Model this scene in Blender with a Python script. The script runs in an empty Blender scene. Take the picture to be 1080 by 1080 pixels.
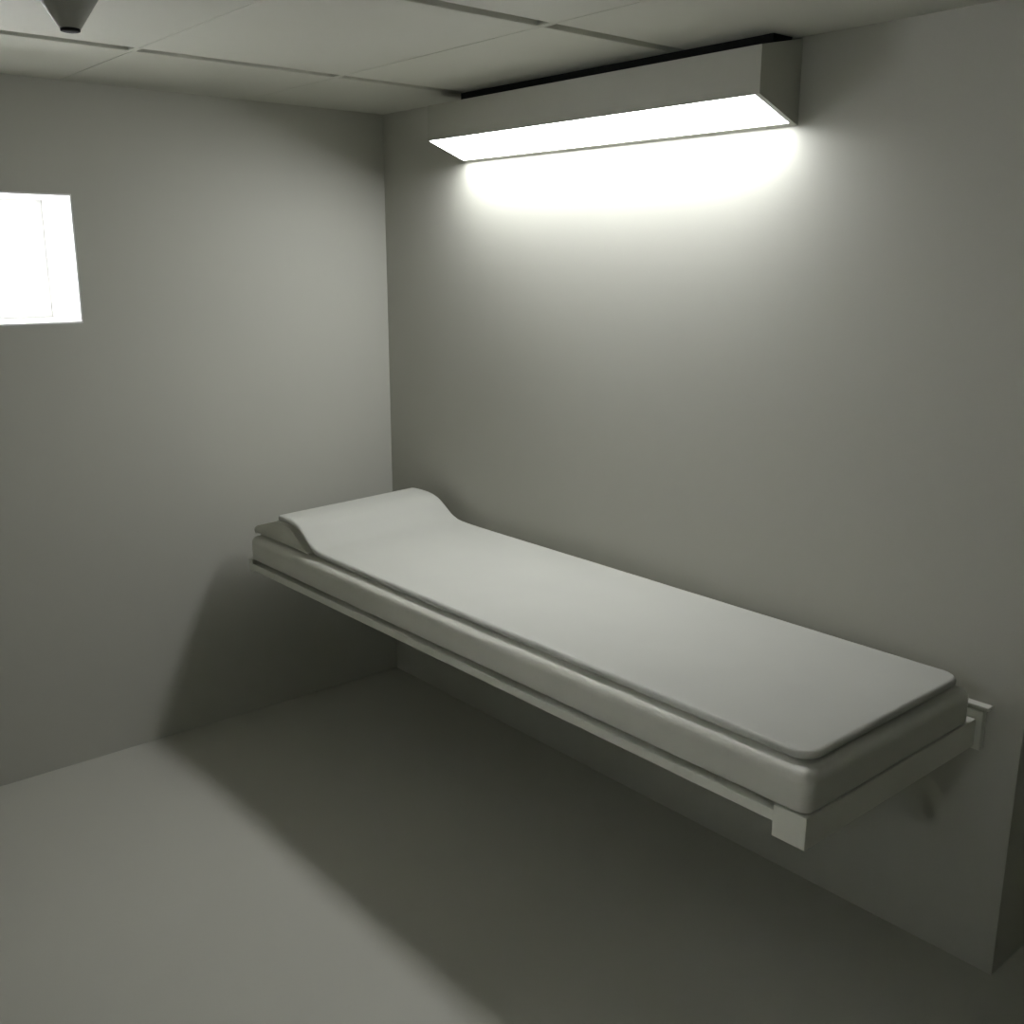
import bpy, bmesh, math
from mathutils import Vector, Matrix

COL = bpy.context.scene.collection
H = 2.35            # ceiling height

# ------------------------------------------------------------------ materials
def mat(name, col, rough=0.6, spec=0.3, var=0.04, scale=3.0, bump=0.0, bump_scale=60.0):
    m = bpy.data.materials.new(name); m.use_nodes = True
    nt = m.node_tree; n = nt.nodes; l = nt.links
    b = n['Principled BSDF']
    b.inputs['Roughness'].default_value = rough
    b.inputs['Specular IOR Level'].default_value = spec
    tc = n.new('ShaderNodeTexCoord')
    no = n.new('ShaderNodeTexNoise'); no.inputs['Scale'].default_value = scale
    no.inputs['Detail'].default_value = 4
    l.new(tc.outputs['Object'], no.inputs['Vector'])
    cr = n.new('ShaderNodeValToRGB')
    cr.color_ramp.elements[0].position = 0.3; cr.color_ramp.elements[1].position = 0.7
    cr.color_ramp.elements[0].color = tuple(c*(1-var) for c in col)+(1,)
    cr.color_ramp.elements[1].color = tuple(min(1, c*(1+var)) for c in col)+(1,)
    l.new(no.outputs['Fac'], cr.inputs['Fac']); l.new(cr.outputs['Color'], b.inputs['Base Color'])
    if bump > 0:
        n2 = n.new('ShaderNodeTexNoise'); n2.inputs['Scale'].default_value = bump_scale
        n2.inputs['Detail'].default_value = 3
        l.new(tc.outputs['Object'], n2.inputs['Vector'])
        bp = n.new('ShaderNodeBump'); bp.inputs['Strength'].default_value = bump
        bp.inputs['Distance'].default_value = 0.002
        l.new(n2.outputs['Fac'], bp.inputs['Height']); l.new(bp.outputs['Normal'], b.inputs['Normal'])
    return m

M_WALL  = mat('painted_wall', (0.45, 0.449, 0.398), 0.55, 0.25, 0.015, 1.6, 0.10, 90)
M_FLOOR = mat('painted_floor', (0.48, 0.477, 0.422), 0.50, 0.30, 0.02, 1.2, 0.10, 70)
M_CEIL  = mat('ceiling_board', (0.51, 0.51, 0.45), 0.7, 0.2, 0.02, 1.0, 0.10, 50)
M_JOINT = mat('ceiling_joint', (0.33, 0.33, 0.29), 0.8, 0.1)
M_MATT  = mat('mattress_vinyl', (0.56, 0.56, 0.495), 0.45, 0.35, 0.02, 4, 0.05, 200)
M_PAD   = mat('pale_blanket', (0.475, 0.477, 0.434), 0.75, 0.2, 0.015, 5, 0.12, 350)
M_PIL   = mat('pillow_cloth', (0.58, 0.58, 0.51), 0.7, 0.2, 0.02, 6, 0.1, 250)
M_METAL = mat('painted_steel', (0.68, 0.68, 0.6), 0.42, 0.4, 0.02, 8)
M_HOUS  = mat('lamp_housing_paint', (0.4, 0.4, 0.345), 0.5, 0.3, 0.02, 5)
M_SENS  = mat('fitting_plastic', (0.25, 0.25, 0.22), 0.5, 0.3, 0.02, 8)
M_DARK  = mat('black_tip_and_shade', (0.015, 0.015, 0.014), 0.8, 0.1)  # near-black: fitting tip, and the painted shade above the lamp
M_FRAME = mat('window_frame_paint', (0.66, 0.66, 0.655), 0.5, 0.3)
M_REVEAL = mat('white_reveal_paint', (0.86, 0.86, 0.85), 0.6, 0.2)

M_LAMP = bpy.data.materials.new('lamp_diffuser'); M_LAMP.use_nodes = True
nt = M_LAMP.node_tree; nt.nodes.clear()
e = nt.nodes.new('ShaderNodeEmission'); e.inputs['Color'].default_value = (0.955, 0.972, 0.985, 1)
e.inputs['Strength'].default_value = 25.0
o_ = nt.nodes.new('ShaderNodeOutputMaterial'); nt.links.new(e.outputs[0], o_.inputs[0])

M_GLASS = bpy.data.materials.new('window_glass'); M_GLASS.use_nodes = True
nt = M_GLASS.node_tree; nt.nodes.clear()
tr = nt.nodes.new('ShaderNodeBsdfTransparent'); gl = nt.nodes.new('ShaderNodeBsdfGlossy')
gl.inputs['Roughness'].default_value = 0.05
mx = nt.nodes.new('ShaderNodeMixShader'); mx.inputs[0].default_value = 0.06
o_ = nt.nodes.new('ShaderNodeOutputMaterial')
nt.links.new(tr.outputs[0], mx.inputs[1]); nt.links.new(gl.outputs[0], mx.inputs[2])
nt.links.new(mx.outputs[0], o_.inputs[0])

# ------------------------------------------------------------------ helpers
def box(bm, x0, x1, y0, y1, z0, z1, r=0.0, seg=2):
    """box with optional bevel, added to bm"""
    t = bmesh.new()
    bmesh.ops.create_cube(t, size=1.0)
    for v in t.verts:
        v.co = Vector((x0+(v.co.x+.5)*(x1-x0), y0+(v.co.y+.5)*(y1-y0), z0+(v.co.z+.5)*(z1-z0)))
    if r > 0:
        bmesh.ops.bevel(t, geom=list(t.edges), offset=r, segments=seg, affect='EDGES', profile=0.5)
    merge(bm, t)

def merge(bm, t):
    me = bpy.data.meshes.new('tmp'); t.to_mesh(me); t.free(); bm.from_mesh(me); bpy.data.meshes.remove(me)

def slab(x0, x1, y0, y1, z0, z1, corner, edge_t, edge_b, cseg=8, eseg=4):
    """soft slab: vertical corners rounded by corner(x,y)->radius, rims rounded"""
    t = bmesh.new(); pts = []
    for (cx, cy, a0) in ((x1, y1, 0), (x0, y1, 90), (x0, y0, 180), (x1, y0, 270)):
        r = corner(cx, cy)
        ox = cx - r if cx == x1 else cx + r
        oy = cy - r if cy == y1 else cy + r
        for k in range(cseg+1):
            a = math.radians(a0 + 90*k/cseg)
            pts.append((ox+r*math.cos(a), oy+r*math.sin(a)))
    vs = [t.verts.new((p[0], p[1], z0)) for p in pts]
    f = t.faces.new(vs); f.normal_update()
    if f.normal.z > 0: f.normal_flip()
    ext = bmesh.ops.extrude_face_region(t, geom=[f])
    for v in [g for g in ext['geom'] if isinstance(g, bmesh.types.BMVert)]: v.co.z = z1
    bmesh.ops.recalc_face_normals(t, faces=list(t.faces))
    def rim(z): return [e for e in t.edges if all(abs(v.co.z-z) < 1e-6 for v in e.verts)]
    if edge_t: bmesh.ops.bevel(t, geom=rim(z1), offset=edge_t, segments=eseg, affect='EDGES', profile=0.5)
    if edge_b: bmesh.ops.bevel(t, geom=rim(z0), offset=edge_b, segments=eseg, affect='EDGES', profile=0.5)
    return t

def cut(t, axis, vals):
    for v in vals:
        co = [0, 0, 0]; no = [0, 0, 0]; co[axis] = v; no[axis] = 1
        bmesh.ops.bisect_plane(t, geom=list(t.verts)+list(t.edges)+list(t.faces), dist=1e-6,
                               plane_co=co, plane_no=no)

def obj(name, bm, m, parent=None, smooth=False, origin=None):
    me = bpy.data.meshes.new(name)
    if origin is not None:
        bmesh.ops.translate(bm, verts=bm.verts, vec=-Vector(origin))
    bmesh.ops.recalc_face_normals(bm, faces=list(bm.faces))
    bm.to_mesh(me); bm.free()
    me.materials.append(m)
    if smooth:
        me.shade_smooth() if hasattr(me, 'shade_smooth') else None
        for p in me.polygons: p.use_smooth = True
        me.set_sharp_from_angle(angle=math.radians(50))
    o = bpy.data.objects.new(name, me); COL.objects.link(o)
    if parent is not None:
        o.parent = parent
        o.location = Vector((0, 0, 0)) if origin is not None and parent.location == Vector(origin) else -parent.location
    elif origin is not None:
        o.location = origin
    return o

def structure(name, bm, m, parent=None):
    o = obj(name, bm, m, parent)
    o['kind'] = 'structure'
    return o

def thing(name, label, cat, loc):
    o = bpy.data.objects.new(name, None); COL.objects.link(o)
    o.empty_display_size = 0.1
    o.location = loc; o['label'] = label; o['category'] = cat
    return o

# ------------------------------------------------------------------ room shell
XL, XR = 0.0, 4.45          # left wall plane, rear wall plane
YB, YF = 0.0, -3.15         # bed wall plane, wall opposite
XE, AD = 2.700, 1.10        # bed wall ends here; passage depth beyond it

bm = bmesh.new(); box(bm, XL-.5, XR+.15, YF-.15, AD+.15, -.12, 0); structure('floor', bm, M_FLOOR)

# ceiling: soffit board with rebated joints
bm = bmesh.new()
G = 0.022; TH = 0.014
xs = [XL-.5, 0.640, 1.610, 2.58, 3.55, XR+.15]
ys = [YF-.15, -2.53, -1.883, -1.236, -0.588, AD+.15]
for i in range(5):
    for j in range(5):
        gx0 = 0.024 if i else 0; gx1 = 0.024 if i < 4 else 0
        gy0 = 0.0006 if j else 0; gy1 = 0.0006 if j < 4 else 0
        box(bm, xs[i]+gx0, xs[i+1]-gx1, ys[j]+gy0, ys[j+1]-gy1, H, H+TH+.002, 0.0025, 2)
ceil = structure('ceiling', bm, M_CEIL)
bm = bmesh.new(); box(bm, XL-.5, XR+.15, YF-.15, AD+.15, H+TH, H+.14)
for j in range(1, 5):            # joint clips bridging the grooves
    for x in xs[1:-1]:
        box(bm, x-.0245, x+.0245, ys[j]-.012, ys[j]+.012, H+.0005, H+TH+.002, .002, 1)
structure('ceiling_backing', bm, M_CEIL, ceil)

# left wall with the window opening
WY1, WY0, WZ0, WZ1, WD = -1.235, -2.02, 1.579, 1.998, 0.30
bm = bmesh.new()
box(bm, XL-.5, XL, YF-.15, WY0, 0, H); box(bm, XL-.5, XL, WY1, .15, 0, H)
box(bm, XL-.5, XL, WY0, WY1, 0, WZ0); box(bm, XL-.5, XL, WY0, WY1, WZ1, H)
structure('wall_left', bm, M_WALL)
# bed wall (right in the photo), ends at XE where a passage opens
bm = bmesh.new(); box(bm, XL, XE, YB, .15, 0, H)
wr = structure('wall_right', bm, M_WALL)
bm = bmesh.new(); box(bm, XE-.15, XE, .15, AD+.15, 0, H); structure('wall_passage', bm, M_WALL)
bm = bmesh.new(); box(bm, XE, XR+.15, AD, AD+.15, 0, H); structure('wall_back', bm, M_WALL)
bm = bmesh.new(); box(bm, XR, XR+.15, YF, AD, 0, H); structure('wall_rear', bm, M_WALL)
# wall behind the camera, with a small opening added to throw fill light on the bed
VX0, VX1, VZ0, VZ1 = 2.66, 3.02, 1.38, 1.64
bm = bmesh.new()
box(bm, XL, VX0, YF-.15, YF, 0, H); box(bm, VX1, XR+.15, YF-.15, YF, 0, H)
box(bm, VX0, VX1, YF-.15, YF, 0, VZ0); box(bm, VX0, VX1, YF-.15, YF, VZ1, H)
structure('wall_front', bm, M_WALL)

# window: white reveal lining, frame, glass
w = bpy.data.objects.new('window_1', None); COL.objects.link(w)
w.location = (-WD, (WY0+WY1)/2, WZ0); w['kind'] = 'structure'
bm = bmesh.new(); t_ = .006
box(bm, -WD-.03, -.0005, WY1-t_, WY1, WZ0, WZ1); box(bm, -WD-.03, -.0005, WY0, WY0+t_, WZ0, WZ1)
box(bm, -WD-.03, -.0005, WY0+t_, WY1-t_, WZ1-t_, WZ1); box(bm, -WD-.03, -.0005, WY0+t_, WY1-t_, WZ0, WZ0+t_)
obj('window_reveal', bm, M_REVEAL, w)
bm = bmesh.new(); fw = .022
a0, a1, b0, b1 = WY0+t_, WY1-t_, WZ0+t_, WZ1-t_
box(bm, -WD-.03, -WD, a0, a0+fw, b0, b1, .002); box(bm, -WD-.03, -WD, a1-fw, a1, b0, b1, .002)
box(bm, -WD-.03, -WD, a0+fw, a1-fw, b1-fw, b1, .002); box(bm, -WD-.03, -WD, a0+fw, a1-fw, b0, b0+fw, .002)
fr = obj('window_frame', bm, M_FRAME, w)
bm = bmesh.new(); box(bm, -WD-.018, -WD-.013, a0+fw, a1-fw, b0+fw, b1-fw)
obj('window_pane', bm, M_GLASS, w)

w = bpy.data.objects.new('added_fill_window', None); COL.objects.link(w)  # unseen, added so sky light fills the bed front
w.location = ((VX0+VX1)/2, YF-.1, VZ0); w['kind'] = 'structure'
bm = bmesh.new(); g_ = .022
box(bm, VX0, VX0+g_, YF-.13, YF-.09, VZ0, VZ1, .002); box(bm, VX1-g_, VX1, YF-.13, YF-.09, VZ0, VZ1, .002)
box(bm, VX0+g_, VX1-g_, YF-.13, YF-.09, VZ0, VZ0+g_, .002); box(bm, VX0+g_, VX1-g_, YF-.13, YF-.09, VZ1-g_, VZ1, .002)
obj('window_frame', bm, M_FRAME, w)
bm = bmesh.new(); box(bm, VX0+g_, VX1-g_, YF-.113, YF-.108, VZ0+g_, VZ1-g_)
obj('window_pane', bm, M_GLASS, w)

# ------------------------------------------------------------------ wall lamp
LA, LB, LD = 0.536, 1.946, -0.172
lamp = thing('wall_lamp', 'long boxy fluorescent wall lamp with glowing white underside above the bed', 'lamp', ((LA+LB)/2, 0, 2.134))
# cross-section: front edge of the underside sits higher than the wall edge
TF, BF, TB, BB = 2.312, 2.197, 2.346, 2.134
def prism(bm, sec, x0, x1):
    a = [bm.verts.new((x0, y, z)) for y, z in sec]; b = [bm.verts.new((x1, y, z)) for y, z in sec]
    bm.faces.new(a); bm.faces.new(list(reversed(b)))
    for i in range(len(sec)):
        j = (i+1) % len(sec); bm.faces.new((a[i], b[i], b[j], a[j]))
def on_bottom(y, up=0.0):
    k = y/LD; return BB+(BF-BB)*k+up
bm = bmesh.new(); T = .004
sec = [(-.0005, BB), (LD, BF), (LD, TF), (-.0005, TB)]
prism(bm, sec, LA, LA+T); prism(bm, sec, LB-T, LB)                                  # end plates
prism(bm, [(LD, BF), (LD, TF), (LD+T, TF), (LD+T, on_bottom(LD+T))], LA+T, LB-T)       # front plate
prism(bm, [(LD+T, TF-T), (LD+T, TF), (-.0005, TB), (-.0005, TB-T)], LA+T, LB-T)    # top plate
prism(bm, [(-.0005, BB), (-.0005, TB-T), (-.006, TB-T), (-.006, on_bottom(-.006))], LA+T, LB-T)   # back plate
prism(bm, [(-.006, on_bottom(-.006)), (-.006, on_bottom(-.006, .006)), (-.016, on_bottom(-.016, .006)), (-.016, on_bottom(-.016))], LA+T, LB-T)
obj('lamp_housing', bm, M_HOUS, lamp)
bm = bmesh.new()
prism(bm, [(LD+T+.001, on_bottom(LD+T+.001, .001)), (LD+T+.001, on_bottom(LD+T+.001, .006)),
           (-.0165, on_bottom(-.0165, .006)), (-.0165, on_bottom(-.0165, .001))], LA+T+.001, LB-T-.012)
obj('lamp_diffuser', bm, M_LAMP, lamp)
bm = bmesh.new()
prism(bm, [(LD+T, on_bottom(LD+T)), (LD+T, on_bottom(LD+T, .006)), (-.016, on_bottom(-.016, .006)), (-.016, on_bottom(-.016))], LB-T-.012, LB-T)
obj('lamp_end_trim', bm, M_HOUS, lamp)

bm = bmesh.new()  # black strip painting the shade between lamp top and ceiling
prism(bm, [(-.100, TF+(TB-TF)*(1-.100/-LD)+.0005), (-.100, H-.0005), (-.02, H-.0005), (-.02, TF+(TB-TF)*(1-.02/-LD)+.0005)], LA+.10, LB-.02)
obj('gap_shade_strip', bm, M_DARK, lamp)['label'] = 'black strip standing in for shade above the lamp'

# ------------------------------------------------------------------ bed
FX0, FX1, FY0, FY1 = 0.135, 2.595, -0.751, -0.022
bed = thing('cell_bed', 'narrow grey steel bunk frame fixed to the wall under the lamp, carrying a mattress', 'bed', (1.36, -.38, .612))
bm = bmesh.new()      # front rail
box(bm, FX0+.02, 2.516, FY0, FY0+.035, .646, .672, .002)
obj('front_rail', bm, M_METAL, bed)
bm = bmesh.new()
box(bm, FX0+.02, 2.516, FY1-.035, FY1, .646, .672, .002)
obj('rear_rail', bm, M_METAL, bed)
bm = bmesh.new()
box(bm, 2.514, FX1, FY0, FY1, .612, .686, .002)
obj('end_rail', bm, M_METAL, bed)
bm = bmesh.new()
box(bm, FX0, FX0+.03, FY0, FY1, .640, .686, .002)
obj('end_rail', bm, M_METAL, bed)
bm = bmesh.new()      # steel platform, set back behind the front edge
box(bm, FX0+.03, 2.514, FY0+.07, FY1, .672, .688, .001)
obj('platform', bm, M_METAL, bed)
bm = bmesh.new()
box(bm, FX0, 2.610, -.0215, -.0005, .604, .708, .0015)
box(bm, FX0, 2.618, -.012, -.0005, .708, .720, .001)
box(bm, FX0, 2.624, -.0265, -.0005, .718, .724, .0015)
obj('wall_bracket', bm, M_METAL, bed)

MX0, MX1, MY0, MY1, MZ = 0.150, 2.595, -0.752, -0.055, .788
matt = slab(MX0, MX1, MY0, MY1, .6885, MZ, lambda x, y: .03, .018, .008, 8, 5)
for d in (.028, .038, .05, .065): cut(matt, 0, [MX0+d, MX1-d]); cut(matt, 1, [MY0+d, MY1-d])
for v in matt.verts:        # the top sags softly towards its rim
    if v.co.z > .74:
        d = max(0, min(v.co.x-MX0, MX1-v.co.x, v.co.y-MY0, MY1-v.co.y))
        v.co.z -= .018*(max(0, 1-d/.065)**1.6)
ma = obj('mattress', matt, M_MATT, smooth=True, origin=(1.37, -.40, .6885))
ma['label'] = 'thin grey foam mattress lying on the steel bunk frame'; ma['category'] = 'mattress'

def lerp_profile(pr, x):
    if x <= pr[0][0]: return pr[0][1]
    if x >= pr[-1][0]: return pr[-1][1]
    for i in range(len(pr)-1):
        if pr[i][0] <= x <= pr[i+1][0]:
            p0 = pr[max(i-1, 0)]; p1 = pr[i]; p2 = pr[i+1]; p3 = pr[min(i+2, len(pr)-1)]
            h = p2[0]-p1[0]; u = (x-p1[0])/h
            m1 = (p2[1]-p0[1])/(p2[0]-p0[0]); m2 = (p3[1]-p1[1])/(p3[0]-p1[0])
            return ((2*u**3-3*u*u+1)*p1[1]+(u**3-2*u*u+u)*h*m1+(-2*u**3+3*u*u)*p2[1]+(u**3-u*u)*h*m2)

# pillow: a foam wedge under the head of the blanket
PX0, PX1 = 0.150, 0.545
QY0, QY1 = -.731, -.085
pil = slab(PX0, PX1, QY0, QY1, 0.0, 1.0, lambda x, y: .012, 0, 0, 5)
cut(pil, 0, [PX0+.012*k for k in range(1, 33)])
cut(pil, 1, [QY0+.003, QY0+.008, QY0+.018, QY1-.018, QY1-.008, QY1-.003]+[QY0+.018+.0765*k for k in range(1, 8)])
cut(pil, 2, [.12, .3, .5, .7, .88])
top_pr = [(0, .016), (.02, .030), (.06, .043), (.12, .062), (.165, .0755), (.20, .0795), (.24, .078), (.285, .066), (.325, .043), (.36, .020), (.395, .007)]
for v in pil.verts:
    x = v.co.x-PX0; h = lerp_profile(top_pr, x)
    d = min(v.co.y-QY0, QY1-v.co.y)
    k = v.co.z
    e_ = max(0, 1-d/.018)
    h2 = h*(1-.05*e_*e_)
    lift = .006*e_*e_
    v.co.z = .7885+lift+(h2-lift)*k
    dm = max(0, min(v.co.x-MX0, v.co.y-MY0))
    v.co.z -= .008*(max(0, 1-dm/.05)**1.8)*(1-k)
    ky = (v.co.y-QY0)/(QY1-QY0)
    v.co.x += (.004-.072*ky)*min(1, max(0, x-.02)/.16)*max(0, 1-(x-.14)/.5)
    # bulging side faces
    if d < .001:
        s = 1 if v.co.y > -.4 else -1
        v.co.y += s*(-.006*(2*k-1)**2+.002)
p = obj('pillow', pil, M_PIL, smooth=True, origin=(.34, -.41, .7885))
p['label'] = 'low grey wedge pillow at the head of the mattress under the blanket'; p['category'] = 'pillow'

# blanket: thick pale pad, folded over the pillow
SX0, SX1, SY0, SY1 = 0.29, 2.572, -0.722, -0.066
ST = .018; SZ = .7887
sh = slab(SX0, SX1, SY0, SY1, SZ, SZ+ST, lambda x, y: .048 if x > 1 else .012, .011, .004, 9, 5)
cut(sh, 0, [SX0+.006+.012*k for k in range(0, 42)])
cut(sh, 1, [SY0+.05+.0547*k for k in range(0, 11)])
rise = [(0.0, .0805), (.07, .0825), (.125, .079), (.170, .066), (.210, .042), (.245, .020), (.285, .006), (.34, .0015), (.42, .0)]
for v in sh.verts:
    x, y = v.co.x, v.co.y
    k = (y-SY0)/(SY1-SY0)
    f = max(0, 1-(x-SX0)/.5)
    v.co.z += lerp_profile(rise, x-SX0)
    v.co.x += (.035-.075*k)*f
b = obj('blanket', sh, M_PAD, smooth=True, origin=(1.42, -.39, SZ))
b['label'] = 'pale smooth blanket pad laid along the mattress and over the pillow'; b['category'] = 'blanket'

# ------------------------------------------------------------------ cone fitting on the ceiling
cx, cy, cz = 1.420, -1.674, 2.222
s = thing('ceiling_fitting', 'small grey cone-shaped fitting hanging point-down from the ceiling near the window', 'ceiling fitting', (cx, cy, H))
def lathe(bm, prof, n=40):
    rings = []
    for r, z in prof:
        rings.append([bm.verts.new((cx+r*math.cos(2*math.pi*i/n), cy+r*math.sin(2*math.pi*i/n), z)) for i in range(n)])
    for a, b in zip(rings, rings[1:]):
        for i in range(n): bm.faces.new((a[i], a[(i+1) % n], b[(i+1) % n], b[i]))
    bm.faces.new(rings[0]); bm.faces.new(list(reversed(rings[-1])))
bm = bmesh.new(); lathe(bm, [(.106, H-.0005), (.106, H-.006), (.100, H-.009), (.092, H-.012), (.0215, cz+.007), (.020, cz+.0045)])
obj('housing', bm, M_SENS, s, smooth=True)
bm = bmesh.new(); lathe(bm, [(.0185, cz+.0045), (.0185, cz), (.016, cz-.001)])
obj('tip', bm, M_DARK, s, smooth=True)['label'] = 'black tip'

# ------------------------------------------------------------------ daylight outside the window
wd = bpy.data.worlds.new('overcast_sky'); bpy.context.scene.world = wd; wd.use_nodes = True
bg = wd.node_tree.nodes['Background']
bg.inputs['Color'].default_value = (0.98, 0.99, 1.0, 1); bg.inputs['Strength'].default_value = 36.0

# ------------------------------------------------------------------ camera
F, YAW, PITCH, ROLL = 1082.5994, 0.70850, -0.24066, 0.00212
cp = Vector((3.63134, -2.43009, 1.78965))
fwd = Vector((-math.cos(YAW)*math.cos(PITCH), math.sin(YAW)*math.cos(PITCH), math.sin(PITCH)))
right = fwd.cross(Vector((0, 0, 1))).normalized(); up = right.cross(fwd)
r2 = right*math.cos(ROLL)+up*math.sin(ROLL); u2 = -right*math.sin(ROLL)+up*math.cos(ROLL)
cam = bpy.data.cameras.new('camera'); co = bpy.data.objects.new('camera', cam); COL.objects.link(co)
m = Matrix((r2, u2, -fwd)).transposed().to_4x4(); m.translation = cp
co.matrix_world = m
cam.sensor_width = 36.0; cam.lens = F/1080*36.0; cam.clip_start = 0.05
bpy.context.scene.camera = co

sc = bpy.context.scene
sc.view_settings.view_transform = 'Standard'; sc.view_settings.look = 'None'
sc.view_settings.gamma = 1.0; sc.view_settings.use_curve_mapping = False
sc.view_settings.exposure = 0.08
